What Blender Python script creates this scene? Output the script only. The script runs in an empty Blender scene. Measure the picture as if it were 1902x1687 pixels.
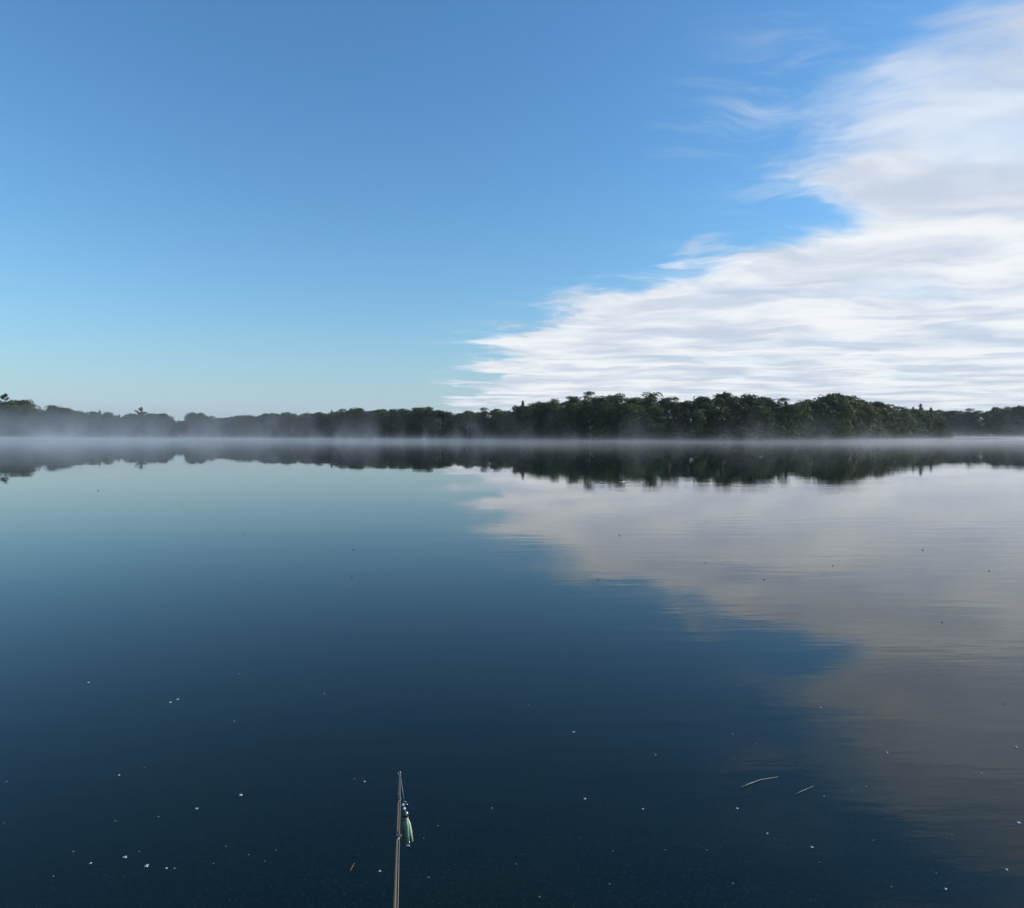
import bpy, bmesh, math, random
import numpy as np
from mathutils import Vector, Matrix

R = math.radians
scene = bpy.context.scene
C = scene.collection

# ------------------------------------------------------------------ camera
F = 1300.0            # focal length in photograph pixels (1902 wide)
CX, HY = 951.0, 809.0  # principal column and horizon row of the photograph
CAMH = 1.7            # eye height above the water
cam_data = bpy.data.cameras.new('camera')
cam = bpy.data.objects.new('camera', cam_data)
C.objects.link(cam)
cam.location = (0, 0, CAMH)
cam.rotation_euler = (R(90), 0, 0)
cam_data.sensor_width = 36.0
cam_data.lens = 36.0 * F / 1902.0
cam_data.shift_y = -(843.5 - HY) / 1902.0
cam_data.clip_start = 0.05
cam_data.clip_end = 30000
scene.camera = cam

# ------------------------------------------------------------------ sun and sky
SUN_AZ, SUN_EL = 84.0, 23.0          # azimuth clockwise from the view direction (+Y)
SKY_STRENGTH = 0.15
sun_dir = Vector((math.sin(R(SUN_AZ)) * math.cos(R(SUN_EL)),
                  math.cos(R(SUN_AZ)) * math.cos(R(SUN_EL)), math.sin(R(SUN_EL))))
sun_data = bpy.data.lights.new('sun', 'SUN')
sun_data.energy = 3.0
sun_data.angle = R(0.5)
sun_data.color = (1.0, 0.91, 0.78)
sun = bpy.data.objects.new('sun', sun_data)
C.objects.link(sun)
sun.rotation_euler = sun_dir.to_track_quat('Z', 'Y').to_euler()

world = bpy.data.worlds.new('World')
scene.world = world
world.use_nodes = True


class N:
    """small helper for writing node graphs"""
    def __init__(self, tree):
        self.t = tree
    def new(self, kind, **props):
        n = self.t.nodes.new(kind)
        for k, v in props.items():
            setattr(n, k, v)
        return n
    def link(self, a, b):
        self.t.links.new(a, b)
    def put(self, sock, v):
        if hasattr(v, 'bl_rna') and isinstance(v, bpy.types.NodeSocket):
            self.link(v, sock)
        else:
            sock.default_value = v
    def m(self, op, a, b=0.0, c=0.0, clamp=False):
        n = self.new('ShaderNodeMath', operation=op, use_clamp=clamp)
        for s, v in zip(n.inputs, (a, b, c)):
            self.put(s, v)
        return n.outputs[0]
    def vm(self, op, a, b=(0, 0, 0)):
        n = self.new('ShaderNodeVectorMath', operation=op)
        self.put(n.inputs[0], a)
        self.put(n.inputs[1], b)
        return n.outputs[0]
    def rng(self, v, a, b, c, d, smooth=True):
        n = self.new('ShaderNodeMapRange', interpolation_type='SMOOTHSTEP' if smooth else 'LINEAR')
        for s, x in zip(n.inputs[:5], (v, a, b, c, d)):
            self.put(s, x)
        return n.outputs[0]
    def noise(self, vec, scale, detail=4, rough=0.55, dist=0.0):
        n = self.new('ShaderNodeTexNoise')
        self.put(n.inputs['Vector'], vec)
        n.inputs['Scale'].default_value = scale
        n.inputs['Detail'].default_value = detail
        n.inputs['Roughness'].default_value = rough
        n.inputs['Distortion'].default_value = dist
        return n.outputs[0]
    def mapping(self, vec, loc=(0, 0, 0), rot=(0, 0, 0), scale=(1, 1, 1)):
        n = self.new('ShaderNodeMapping')
        self.put(n.inputs[0], vec)
        n.inputs[1].default_value = loc
        n.inputs[2].default_value = rot
        n.inputs[3].default_value = scale
        return n.outputs[0]
    def mix(self, fac, a, b, kind='MIX'):
        n = self.new('ShaderNodeMix', data_type='RGBA', blend_type=kind)
        self.put(n.inputs[0], fac)
        self.put(n.inputs[6], a)
        self.put(n.inputs[7], b)
        return n.outputs[2]
    def xyz(self, vec):
        n = self.new('ShaderNodeSeparateXYZ')
        self.link(vec, n.inputs[0])
        return n.outputs
    def comb(self, x, y, z):
        n = self.new('ShaderNodeCombineXYZ')
        for s, v in zip(n.inputs, (x, y, z)):
            self.put(s, v)
        return n.outputs[0]


def build_world():
    t = world.node_tree
    t.nodes.clear()
    g = N(t)
    out = g.new('ShaderNodeOutputWorld')
    bg = g.new('ShaderNodeBackground')
    bg.inputs[1].default_value = SKY_STRENGTH
    g.link(bg.outputs[0], out.inputs[0])
    sky = g.new('ShaderNodeTexSky', sky_type='NISHITA')
    sky.sun_disc = False
    sky.sun_elevation = R(SUN_EL)
    sky.sun_rotation = R(SUN_AZ)
    sky.altitude = 100
    sky.air_density = 1.4
    sky.dust_density = 0.4
    sky.ozone_density = 8.0
    # a broken cloud deck at one altitude: project the view ray on it
    d = g.new('ShaderNodeTexCoord').outputs['Generated']
    x, y, z = g.xyz(d)
    zz = g.m('ADD', g.m('MAXIMUM', z, 0.0), 0.05)
    px = g.m('DIVIDE', x, zz)
    py = g.m('DIVIDE', y, zz)
    p = g.comb(px, py, 0.0)
    # edge of the deck, x as a function of y
    fc = g.new('ShaderNodeFloatCurve')
    crv = fc.mapping.curves[0]
    pts = [(0, 0.76), (1.5, 0.80), (1.96, 0.82), (2.3, 0.88), (2.75, 1.02), (3.0, 0.86), (3.5, 0.70), (4.3, 0.18),
           (5.8, -0.42), (8.5, -0.62), (12, -1.0), (20, -1.6)]
    for i, (a, b) in enumerate(pts):
        q = (a / 20.0, (b + 3) / 6.0)
        if i == 0:
            crv.points[0].location = q
        elif i == len(pts) - 1:
            crv.points[-1].location = q
        else:
            crv.points.new(*q)
    fc.mapping.update()
    g.link(g.m('DIVIDE', py, 20.0, clamp=True), fc.inputs[1])
    xe = g.m('SUBTRACT', g.m('MULTIPLY', fc.outputs[0], 6.0), 3.0)
    s = g.m('SUBTRACT', px, xe)
    # ragged puffs and feathered streaks that run from the near right to the far left
    wn = g.new('ShaderNodeTexNoise')
    g.link(p, wn.inputs['Vector'])
    wn.inputs['Scale'].default_value = 1.23
    wn.inputs['Detail'].default_value = 3.0
    wob = g.vm('ADD', p, g.vm('MULTIPLY', g.vm('SUBTRACT', wn.outputs[1], (.5, .5, .5)), (.8, .8, 0)))
    far = g.rng(py, 2.5, 9.0, 0.0, 1.0, False)
    streak = g.noise(g.mapping(wob, loc=(1.3, 2.1, 0), rot=(0, 0, R(50)), scale=(0.5, 2.6, 1)), 1.3, 5, 0.6)
    puff = g.noise(g.mapping(wob, loc=(5.8, 3.6, 0)), 1.5, 6, 0.54)
    k = g.m('ADD', g.m('MULTIPLY', g.m('SUBTRACT', streak, 0.5), 0.8), g.m('MULTIPLY', g.m('SUBTRACT', puff, 0.5), 1.9))
    k = g.m('MULTIPLY', k, g.m('ADD', 0.85, g.m('MULTIPLY', far, 0.6)))
    sk_ = g.m('ADD', s, k)
    body = g.rng(sk_, -0.04, 0.40, 0.0, 1.0)
    veil_n = g.noise(g.mapping(wob, loc=(7.3, 0.4, 0), rot=(0, 0, R(50)), scale=(0.45, 2.2, 1)), 2.2, 6, 0.66)
    veil = g.m('MULTIPLY', g.rng(g.m('ADD', s, g.m('MULTIPLY', k, 0.5)), -0.55, 0.35, 0.0, 1.0), g.rng(veil_n, 0.50, 0.76, 0.0, 0.55))
    gaps = g.noise(g.mapping(wob, loc=(1.3, 5.2, 0), rot=(0, 0, R(50)), scale=(0.45, 1.2, 1)), 1.2, 5, 0.58)
    body = g.m('MULTIPLY', body, g.rng(gaps, 0.30, 0.52, 0.74, 1.0))
    a = g.m('MAXIMUM', body, veil)
    a = g.m('MULTIPLY', a, g.rng(z, 0.005, 0.06, 0.60, 0.97))
    tone = g.noise(g.mapping(wob, loc=(9.0, 2.0, 0), rot=(0, 0, R(20)), scale=(0.7, 1.2, 1)), 1.7, 5, 0.55)
    lit = g.mix(g.rng(tone, 0.34, 0.64, 0, 1), (3.45, 3.90, 4.65, 1), (5.40, 5.50, 5.65, 1))
    tint = g.mix(1.0, sky.outputs[0], (0.90, 1.055, 1.045, 1), 'MULTIPLY')   # the phone's white balance
    # pale morning haze low over the horizon
    tint = g.mix(g.m('MULTIPLY', 0.88, g.m('EXPONENT', g.m('MULTIPLY', g.m('MAXIMUM', z, 0.0), -11.0))), tint, (2.72, 3.36, 4.40, 1))
    col = g.mix(a, tint, lit)
    g.link(col, bg.inputs[0])


build_world()
vs = scene.view_settings
vs.view_transform = 'Standard'
vs.look = 'None'
vs.exposure = 0.18
vs.gamma = 1.0
vs.use_curve_mapping = False
cy = scene.cycles
cy.use_denoising = True
cy.max_bounces = 4
cy.diffuse_bounces = 2
cy.glossy_bounces = 2
cy.transmission_bounces = 3
cy.volume_bounces = 2
cy.transparent_max_bounces = 12
cy.volume_step_rate = 0.35
cy.volume_max_steps = 512
cy.sample_clamp_indirect = 4.0
cy.use_adaptive_sampling = True
cy.adaptive_threshold = 0.025
cy.adaptive_min_samples = 16
world.cycles.sampling_method = 'MANUAL'
world.cycles.sample_map_resolution = 512


# ------------------------------------------------------------------ helpers
def wx(px, D):
    return (px - CX) / F * D


def wz(py, D):
    return CAMH - (py - HY) / F * D


def on_water(px, py, z=0.0):
    D = F * (CAMH - z) / (py - HY)
    return Vector((wx(px, D), D, z))


def mat(name, base=(0.5, 0.5, 0.5), rough=0.6, metal=0.0, vary=0.15, scale=6.0, spec=0.5):
    m_ = bpy.data.materials.new(name)
    m_.use_nodes = True
    t = m_.node_tree
    g = N(t)
    b = t.nodes['Principled BSDF']
    b.inputs['Roughness'].default_value = rough
    b.inputs['Metallic'].default_value = metal
    b.inputs['Specular IOR Level'].default_value = spec
    co = g.new('ShaderNodeTexCoord').outputs['Object']
    n = g.noise(co, scale, 4)
    lo = tuple(c * (1 - vary) for c in base) + (1,)
    hi = tuple(min(1, c * (1 + vary)) for c in base) + (1,)
    g.link(g.mix(n, lo, hi), b.inputs['Base Color'])
    return m_


def mesh_from(name, verts, faces, smooth=False):
    me = bpy.data.meshes.new(name)
    me.from_pydata([tuple(v) for v in verts], [], [tuple(f) for f in faces])
    me.update()
    if smooth:
        me.polygons.foreach_set('use_smooth', [True] * len(me.polygons))
    return me


def obj(name, me, material=None, parent=None):
    o = bpy.data.objects.new(name, me)
    C.objects.link(o)
    if material and not me.materials:
        me.materials.append(material)
    if parent:
        o.parent = parent
    return o


def empty(name, loc, rz=0.0):
    o = bpy.data.objects.new(name, None)
    C.objects.link(o)
    o.location = loc
    o.rotation_euler = (0, 0, rz)
    o.empty_display_size = 0.2
    return o


def tag(o, label=None, cat=None, group=None, kind=None):
    if label:
        o['label'] = label
    if cat:
        o['category'] = cat
    if group:
        o['group'] = group
    if kind:
        o['kind'] = kind
    return o


class MB:
    """collects tubes, boxes, prisms and domes into one mesh"""
    def __init__(self):
        self.v, self.f = [], []
    def add(self, v, f):
        k = len(self.v)
        self.v += [tuple(a) for a in v]
        self.f += [tuple(i + k for i in a) for a in f]
        return self
    def tube(self, pts, radii, n=6, cap=True):
        pts = [Vector(p) for p in pts]
        vs_, fs_ = [], []
        for i, p in enumerate(pts):
            d = (pts[min(i + 1, len(pts) - 1)] - pts[max(i - 1, 0)])
            if d.length < 1e-9:
                d = Vector((0, 0, 1))
            d.normalize()
            a = d.orthogonal().normalized() if abs(d.z) < 0.9 else d.cross(Vector((1, 0, 0))).normalized()
            if abs(d.z) < 0.9:
                a = d.cross(Vector((0, 0, 1))).normalized()
            b = d.cross(a)
            for j in range(n):
                t = 2 * math.pi * j / n
                vs_.append(p + (a * math.cos(t) + b * math.sin(t)) * radii[i])
        for i in range(len(pts) - 1):
            for j in range(n):
                k = (j + 1) % n
                fs_.append((i * n + j, i * n + k, (i + 1) * n + k, (i + 1) * n + j))
        if cap:
            fs_.append(tuple(range(n))[::-1])
            fs_.append(tuple((len(pts) - 1) * n + j for j in range(n)))
        return self.add(vs_, fs_)
    def box(self, x0, x1, y0, y1, z0, z1):
        v = [(x, y, z) for z in (z0, z1) for y in (y0, y1) for x in (x0, x1)]
        f = [(0, 2, 3, 1), (4, 5, 7, 6), (0, 1, 5, 4), (2, 6, 7, 3), (0, 4, 6, 2), (1, 3, 7, 5)]
        return self.add(v, f)
    def ellipsoid(self, c, r, nu=10, nv=7):
        c = Vector(c)
        v = [c + Vector((0, 0, -r[2]))]
        for i in range(1, nv):
            ph = -math.pi / 2 + math.pi * i / nv
            for j in range(nu):
                t = 2 * math.pi * j / nu
                v.append(c + Vector((r[0] * math.cos(ph) * math.cos(t), r[1] * math.cos(ph) * math.sin(t), r[2] * math.sin(ph))))
        v.append(c + Vector((0, 0, r[2])))
        f = [(0, 1 + (j + 1) % nu, 1 + j) for j in range(nu)]
        for i in range(nv - 2):
            for j in range(nu):
                a, b = 1 + i * nu + j, 1 + i * nu + (j + 1) % nu
                f.append((a, b, b + nu, a + nu))
        top = len(v) - 1
        k = 1 + (nv - 2) * nu
        f += [(k + j, k + (j + 1) % nu, top) for j in range(nu)]
        return self.add(v, f)
    def torus(self, c, axis, r, t, n=14, k=6):
        axis = Vector(axis).normalized()
        a = axis.orthogonal().normalized()
        b = axis.cross(a)
        v, f = [], []
        for i in range(n):
            u = 2 * math.pi * i / n
            e = a * math.cos(u) + b * math.sin(u)
            for j in range(k):
                w = 2 * math.pi * j / k
                v.append(Vector(c) + e * (r + t * math.cos(w)) + axis * t * math.sin(w))
        for i in range(n):
            for j in range(k):
                f.append((i * k + j, ((i + 1) % n) * k + j, ((i + 1) % n) * k + (j + 1) % k, i * k + (j + 1) % k))
        return self.add(v, f)
    def build(self, name, material, parent=None, smooth=True):
        return obj(name, mesh_from(name, self.v, self.f, smooth), material, parent)


# ------------------------------------------------------------------ the lake
def water_material():
    m_ = bpy.data.materials.new('lake_water')
    m_.use_nodes = True
    t = m_.node_tree
    g = N(t)
    b = t.nodes['Principled BSDF']
    co = g.new('ShaderNodeTexCoord').outputs['Object']
    x, y, z = g.xyz(co)
    b.inputs['IOR'].default_value = 1.28
    b.inputs['Specular IOR Level'].default_value = 0.5
    b.inputs['Roughness'].default_value = 0.015
    b.inputs['Specular Tint'].default_value = (0.82, 0.92, 1.0, 1)
    # murky green water with drifting algae
    alg = g.noise(co, 0.7, 5, 0.6)
    grain = g.noise(co, 60.0, 3, 0.7)
    c = g.mix(g.rng(alg, 0.3, 0.7, 0, 1), (0.0022, 0.0078, 0.0092, 1), (0.0040, 0.0120, 0.0070, 1))
    c = g.mix(g.rng(grain, 0.50, 0.78, 0, 0.7), c, (0.018, 0.040, 0.026, 1))
    g.link(c, b.inputs['Base Color'])
    # calm surface: long low swell, cat's-paw bands of finer ripples
    swell = g.noise(g.mapping(co, rot=(0, 0, R(8)), scale=(0.10, 0.32, 1)), 1.0, 3, 0.5)
    rip = g.noise(g.mapping(co, rot=(0, 0, R(-6)), scale=(0.8, 3.2, 1)), 1.0, 4, 0.55)
    band = g.noise(g.mapping(co, loc=(4, 9, 0), scale=(0.012, 0.05, 1)), 1.0, 3, 0.5)
    right = g.rng(x, -4.0, 8.0, 0.25, 1.0)
    amp = g.m('MULTIPLY', g.rng(band, 0.42, 0.68, 0.12, 1.0), right)
    h = g.m('ADD', g.m('MULTIPLY', swell, 0.004), g.m('MULTIPLY', g.m('MULTIPLY', rip, amp), g.rng(y, 14, 34, 0.0066, 0.0018)))
    # a light breeze roughens the water close to the far shore
    chop = g.noise(g.mapping(co, loc=(2, 5, 0), scale=(0.5, 1.4, 1)), 1.0, 2, 0.5)
    h = g.m('ADD', h, g.m('MULTIPLY', g.m('MULTIPLY', chop, g.rng(y, 165, 205, 0.0, 1.0)), 0.05))
    bp = g.new('ShaderNodeBump')
    bp.inputs['Strength'].default_value = 1.0
    bp.inputs['Distance'].default_value = 1.0
    g.link(h, bp.inputs['Height'])
    g.link(bp.outputs[0], b.inputs['Normal'])
    return m_


def build_water():
    S = 12000
    me = mesh_from('water', [(-S, -S, 0), (S, -S, 0), (S, S, 0), (-S, S, 0)], [(0, 1, 2, 3)])
    o = obj('water', me, water_material())
    tag(o, kind='structure')


build_water()

# ------------------------------------------------------------------ the land round the lake
SHORE = [(-900, 430), (-300, 430), (-100, 425), (0, 420), (150, 420), (330, 400), (480, 368), (600, 338), (750, 298),
         (860, 272), (950, 254), (1050, 234), (1200, 224), (1400, 226), (1550, 238), (1640, 262), (1700, 282),
         (1752, 300), (1762, 318), (1735, 345), (1690, 400), (1688, 500), (1760, 505), (1850, 496), (2000, 480), (2300, 460), (2900, 430)]
shore_xy = np.array([(wx(p, D), D) for p, D in SHORE])
poly = np.vstack([shore_xy, [(1600, 430), (1600, 4000), (-1600, 4000), (-1600, 430)]])


def signed_distance(P):
    """positive on land"""
    P = np.asarray(P, float)
    inside = np.zeros(len(P), bool)
    dist = np.full(len(P), 1e9)
    n = len(poly)
    for i in range(n):
        a, b = poly[i], poly[(i + 1) % n]
        ab = b - a
        t = np.clip(((P - a) @ ab) / (ab @ ab), 0, 1)
        dist = np.minimum(dist, np.hypot(*(P - a - t[:, None] * ab).T))
        c = ((a[1] > P[:, 1]) != (b[1] > P[:, 1]))
        with np.errstate(divide='ignore', invalid='ignore'):
            xi = (b[0] - a[0]) * (P[:, 1] - a[1]) / (b[1] - a[1]) + a[0]
        inside ^= c & (P[:, 0] < xi)
    return np.where(inside, dist, -dist)


def ground_z(P):
    P = np.asarray(P, float)
    sd = signed_distance(P)
    wob = 0.5 * np.sin(P[:, 0] * 0.11 + 1.3) * np.cos(P[:, 1] * 0.09) + 0.3 * np.sin(P[:, 0] * 0.31 + P[:, 1] * 0.17)
    land = np.minimum(sd * 0.28, 0.55) + np.clip(sd - 2, 0, 30) * 0.045 + np.clip(sd - 22, 0, 90) * 0.085 + np.clip(sd - 2, 0, 8) / 8 * 0.4 * wob
    return np.where(sd > 0, land, np.maximum(sd * 0.25, -2.5))


def build_land():
    xs = np.arange(-900, 901, 5.0)
    ys = np.concatenate([np.arange(200, 560, 4.0), np.arange(560, 1300, 40.0)])
    X, Y = np.meshgrid(xs, ys)
    P = np.column_stack([X.ravel(), Y.ravel()])
    Z = ground_z(P)
    v = np.column_stack([P, Z])
    nx, ny = len(xs), len(ys)
    i = np.arange(nx * ny).reshape(ny, nx)
    f = np.column_stack([i[:-1, :-1].ravel(), i[:-1, 1:].ravel(), i[1:, 1:].ravel(), i[1:, :-1].ravel()])
    keep = Z[f].max(1) > -1.0
    f = f[keep]
    me = bpy.data.meshes.new('terrain')
    me.from_pydata(v.tolist(), [], f.tolist())
    me.polygons.foreach_set('use_smooth', [True] * len(me.polygons))
    o = obj('terrain', me, mat('forest_floor', (0.045, 0.040, 0.022), 0.95, vary=0.5, scale=0.4))
    tag(o, kind='structure')
    # low grassy spit that reaches out to the right
    rnd = random.Random(5)
    line = [(1610, 250), (1680, 268), (1740, 286), (1790, 304), (1840, 326), (1888, 350)]
    v, f = [], []
    pts = []
    for k in range(len(line) - 1):
        for j in range(8):
            t = j / 8
            pts.append((line[k][0] * (1 - t) + line[k + 1][0] * t, line[k][1] * (1 - t) + line[k + 1][1] * t))
    pts.append(line[-1])
    prof = [(-3.4, -0.3), (-2.2, 0.10), (-1.0, 0.34), (0.6, 0.46), (2.0, 0.22), (3.4, -0.3)]
    for k, (p, D) in enumerate(pts):
        e = min(1, (len(pts) - k) / 8)
        for (o_, z) in prof:
            v.append((wx(p, D) + rnd.uniform(-.3, .3), D + o_ * (0.4 + 0.6 * e), (z * (0.35 + 0.65 * e) + (rnd.uniform(-.06, .1) if z > 0 else 0)) if z > 0 else z))
    n = len(prof)
    for k in range(len(pts) - 1):
        for j in range(n - 1):
            f.append((k * n + j, (k + 1) * n + j, (k + 1) * n + j + 1, k * n + j + 1))
    sp = obj('spit', mesh_from('spit', v, f, True), mat('dark_mud', (0.020, 0.020, 0.014), 0.9, vary=0.5, scale=0.8))
    tag(sp, kind='structure')


build_land()


# ------------------------------------------------------------------ trees
def leaf_material(name, a, b, transl=0.22):
    m_ = bpy.data.materials.new(name)
    m_.use_nodes = True
    t = m_.node_tree
    g = N(t)
    out = t.nodes['Material Output']
    pb = t.nodes['Principled BSDF']
    co = g.new('ShaderNodeTexCoord').outputs['Object']
    info = g.new('ShaderNodeObjectInfo')
    n = g.noise(co, 0.45, 4, 0.6)
    c = g.mix(g.rng(n, 0.32, 0.68, 0, 1), a + (1,), b + (1,))
    hs = g.new('ShaderNodeHueSaturation')
    g.link(g.m('ADD', 0.465, g.m('MULTIPLY', info.outputs['Random'], 0.06)), hs.inputs['Hue'])
    g.link(g.m('ADD', 0.55, g.m('MULTIPLY', g.m('FRACT', g.m('MULTIPLY', info.outputs['Random'], 7.13)), 0.95)), hs.inputs['Value'])
    hs.inputs['Saturation'].default_value = 0.95
    g.link(c, hs.inputs['Color'])
    pb.inputs['Roughness'].default_value = 0.55
    pb.inputs['Specular IOR Level'].default_value = 0.25
    g.link(hs.outputs[0], pb.inputs['Base Color'])
    tr = g.new('ShaderNodeBsdfTranslucent')
    g.link(hs.outputs[0], tr.inputs[0])
    mx = g.new('ShaderNodeMixShader')
    mx.inputs[0].default_value = transl
    g.link(pb.outputs[0], mx.inputs[1])
    g.link(tr.outputs[0], mx.inputs[2])
    g.link(mx.outputs[0], out.inputs[0])
    return m_


M_LEAF = leaf_material('broad_leaves', (0.026, 0.050, 0.014), (0.085, 0.130, 0.034))
M_PALE = leaf_material('pale_leaves', (0.060, 0.100, 0.026), (0.115, 0.165, 0.045), 0.30)
M_NEEDLE = leaf_material('needles', (0.014, 0.030, 0.015), (0.036, 0.060, 0.026), 0.10)
M_BARK = mat('bark', (0.075, 0.058, 0.042), 0.9, vary=0.45, scale=3.0)
M_BIRCH = mat('pale_bark', (0.38, 0.36, 0.32), 0.8, vary=0.35, scale=4.0)


def leaf_quads(C_, nrm, size, rng, aspect=0.62):
    """many small leaf faces at C_, turned towards nrm with some scatter"""
    n = len(C_)
    nrm = nrm + rng.normal(0, 0.55, (n, 3))
    nrm /= np.linalg.norm(nrm, axis=1, keepdims=True) + 1e-9
    r = rng.normal(0, 1, (n, 3))
    a = np.cross(nrm, r)
    a /= np.linalg.norm(a, axis=1, keepdims=True) + 1e-9
    b = np.cross(nrm, a)
    s = size[:, None]
    bend = nrm * s * 0.25
    v = np.stack([C_ - a * s, C_ - b * s * aspect + bend, C_ + a * s, C_ + b * s * aspect + bend], 1).reshape(-1, 3)
    f = np.arange(4 * n).reshape(-1, 4)
    return v, f


def np_mesh(name, v, f, material):
    me = bpy.data.meshes.new(name)
    me.vertices.add(len(v))
    me.vertices.foreach_set('co', np.asarray(v, np.float32).ravel())
    me.loops.add(f.size)
    me.loops.foreach_set('vertex_index', f.ravel().astype(np.int32))
    me.polygons.add(len(f))
    me.polygons.foreach_set('loop_start', np.arange(0, f.size, f.shape[1], dtype=np.int32))
    me.polygons.foreach_set('loop_total', np.full(len(f), f.shape[1], np.int32))
    me.update(calc_edges=True)
    me.materials.append(material)
    return me


def broad_crown(seed, H, rx, z0, nlobes, per, lobe=0.115, top_open=0.0, leaf=(0.20, 0.40)):
    """an uneven broad crown made of leaf clumps spread through its volume"""
    rng = np.random.default_rng(seed)
    zc, rz = (z0 + H) / 2, (H - z0) / 2
    cs = []
    # a few big boughs make the outline uneven
    boughs = []
    for i in range(9):
        t = rng.uniform(0, 2 * math.pi)
        u = rng.uniform(-0.75, 1.0)
        q = math.sqrt(max(0, 1 - u * u * 0.9))
        boughs.append(np.array([math.cos(t) * q * rx * 0.62, math.sin(t) * q * rx * 0.62, zc + u * rz * 0.70]))
    if z0 < 2:
        for i in range(5):
            t = 6.283 * i / 5 + rng.uniform(-.4, .4)
            boughs.append(np.array([math.cos(t) * rx * 0.7, math.sin(t) * rx * 0.7, z0 + (H - z0) * rng.uniform(0.06, 0.24)]))
    boughs.append(np.array([rng.uniform(-.15, .15) * rx, rng.uniform(-.15, .15) * rx, zc + rz * 0.72]))
    for i in range(nlobes):
        bgh = boughs[rng.integers(len(boughs))]
        c = bgh + rng.normal(0, 1, 3) * np.array([rx * 0.26, rx * 0.26, rz * 0.17])
        q = min(0.98, math.hypot(c[0], c[1]) / (rx * 1.15))
        roof = zc + (rz - lobe * H * 0.55) * math.sqrt(1 - q * q)
        c[2] = max(z0 + lobe * H * 0.5, c[2] if c[2] < roof else roof - rng.uniform(0, 0.12) * H)
        cs.append(c)
    V, Fc, k = [], [], 0
    for c in cs:
        r = H * lobe * rng.uniform(0.65, 1.2)
        n = int(per * rng.uniform(0.7, 1.3))
        d = rng.normal(0, 1, (n, 3))
        d[:, 2] = np.where(rng.random(n) < 0.65, np.abs(d[:, 2]), d[:, 2])
        d /= np.linalg.norm(d, axis=1, keepdims=True)
        pos = c + d * (r * rng.uniform(0.55, 1.05, (n, 1))) * np.array([1.15, 1.15, 0.72])
        v, f = leaf_quads(pos, d + np.array([0, 0, 0.5]), rng.uniform(leaf[0], leaf[1], n), rng)
        V.append(v)
        Fc.append(f + k)
        k += len(v)
    return np.vstack(V), np.vstack(Fc), cs


def broad_trunk(seed, H, z0, cs, r0=0.22):
    rnd = random.Random(seed)
    mb = MB()
    pts, rad = [], []
    x = y = 0
    for i in range(7):
        t = i / 6
        pts.append((x, y, -0.8 + t * (H * 0.80 + 0.8)))
        rad.append(r0 * (1.25 - 1.1 * t) * (1.25 if i == 0 else 1))
        x += rnd.uniform(-.22, .22)
        y += rnd.uniform(-.22, .22)
    mb.tube(pts, rad, 7)
    for c in rnd.sample(list(cs), min(12, len(cs))):
        zb = max(z0 * 0.8, c[2] - rnd.uniform(1.5, 3.5))
        k = min(5, max(1, int((zb / (H * 0.8)) * 6)))
        p0 = Vector(pts[k])
        p2 = Vector(c)
        mid = p0.lerp(p2, 0.5) + Vector((0, 0, -0.3))
        mb.tube([p0, mid, p2], [r0 * 0.42, r0 * 0.28, r0 * 0.10], 5)
    return mb


def pine_parts(seed, H, spread, layers, droop, dense, power=0.75):
    """conifer: straight stem, whorls of branches carrying needle tufts"""
    rnd = random.Random(seed)
    rng = np.random.default_rng(seed)
    mb = MB()
    mb.tube([(0, 0, -0.8), (0.05, 0, H * 0.35), (-0.05, 0.05, H * 0.7), (0, 0, H * 0.99)],
            [0.26, 0.19, 0.11, 0.02], 7)
    P, Nn = [], []
    for L in range(layers):
        t = (L + rnd.uniform(-.25, .25)) / max(1, layers - 1)
        z = H * (0.24 + 0.74 * min(1, max(0, t)))
        ln = spread * (1.02 - min(1, t)) ** power * rnd.uniform(0.65, 1.15) + 0.25
        nb = rnd.randint(4, 6)
        ph = rnd.uniform(0, 6.28)
        for j in range(nb):
            a = ph + 6.283 * j / nb + rnd.uniform(-.3, .3)
            l2 = ln * rnd.uniform(0.6, 1.15)
            zb = z
            z = min(H * 0.985, zb + rnd.uniform(-0.05, 0.05) * H)
            p0 = Vector((0, 0, z))
            p1 = Vector((math.cos(a) * l2 * 0.55, math.sin(a) * l2 * 0.55, z - droop * l2 * 0.25))
            p2 = Vector((math.cos(a) * l2, math.sin(a) * l2, z - droop * l2 * 0.30 + 0.22 * l2 * (0.9 - droop)))
            mb.tube([p0, p1, p2], [0.055, 0.04, 0.012], 4)
            z = zb
            n = int(dense * l2 + 6)
            for q in range(n):
                u = rng.uniform(0.25, 1.05)
                b = p0.lerp(p1, u * 2) if u < 0.5 else p1.lerp(p2, (u - 0.5) * 2)
                w = 0.16 * l2
                P.append(np.array(b) + rng.normal(0, 1, 3) * np.array([w, w, 0.14 + 0.03 * l2]))
                Nn.append(np.array([math.cos(a) * 0.4, math.sin(a) * 0.4, 1.0]))
    for q in range(26):
        P.append(np.array([0, 0, H * rng.uniform(0.93, 1.0)]) + rng.normal(0, .12, 3))
        Nn.append(rng.normal(0, 1, 3) + np.array([0, 0, .5]))
    P, Nn = np.array(P), np.array(Nn)
    v, f = leaf_quads(P, Nn, rng.uniform(0.16, 0.34, len(P)), rng, 0.5)
    return mb, v, f


H0 = 16.0
PROTO = {}


def add_proto(key, crown_me, trunk_mb, bark):
    tm = mesh_from('trunk', trunk_mb.v, trunk_mb.f, True)
    tm.materials.append(bark)
    PROTO.setdefault(key, []).append((crown_me, tm))


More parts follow.
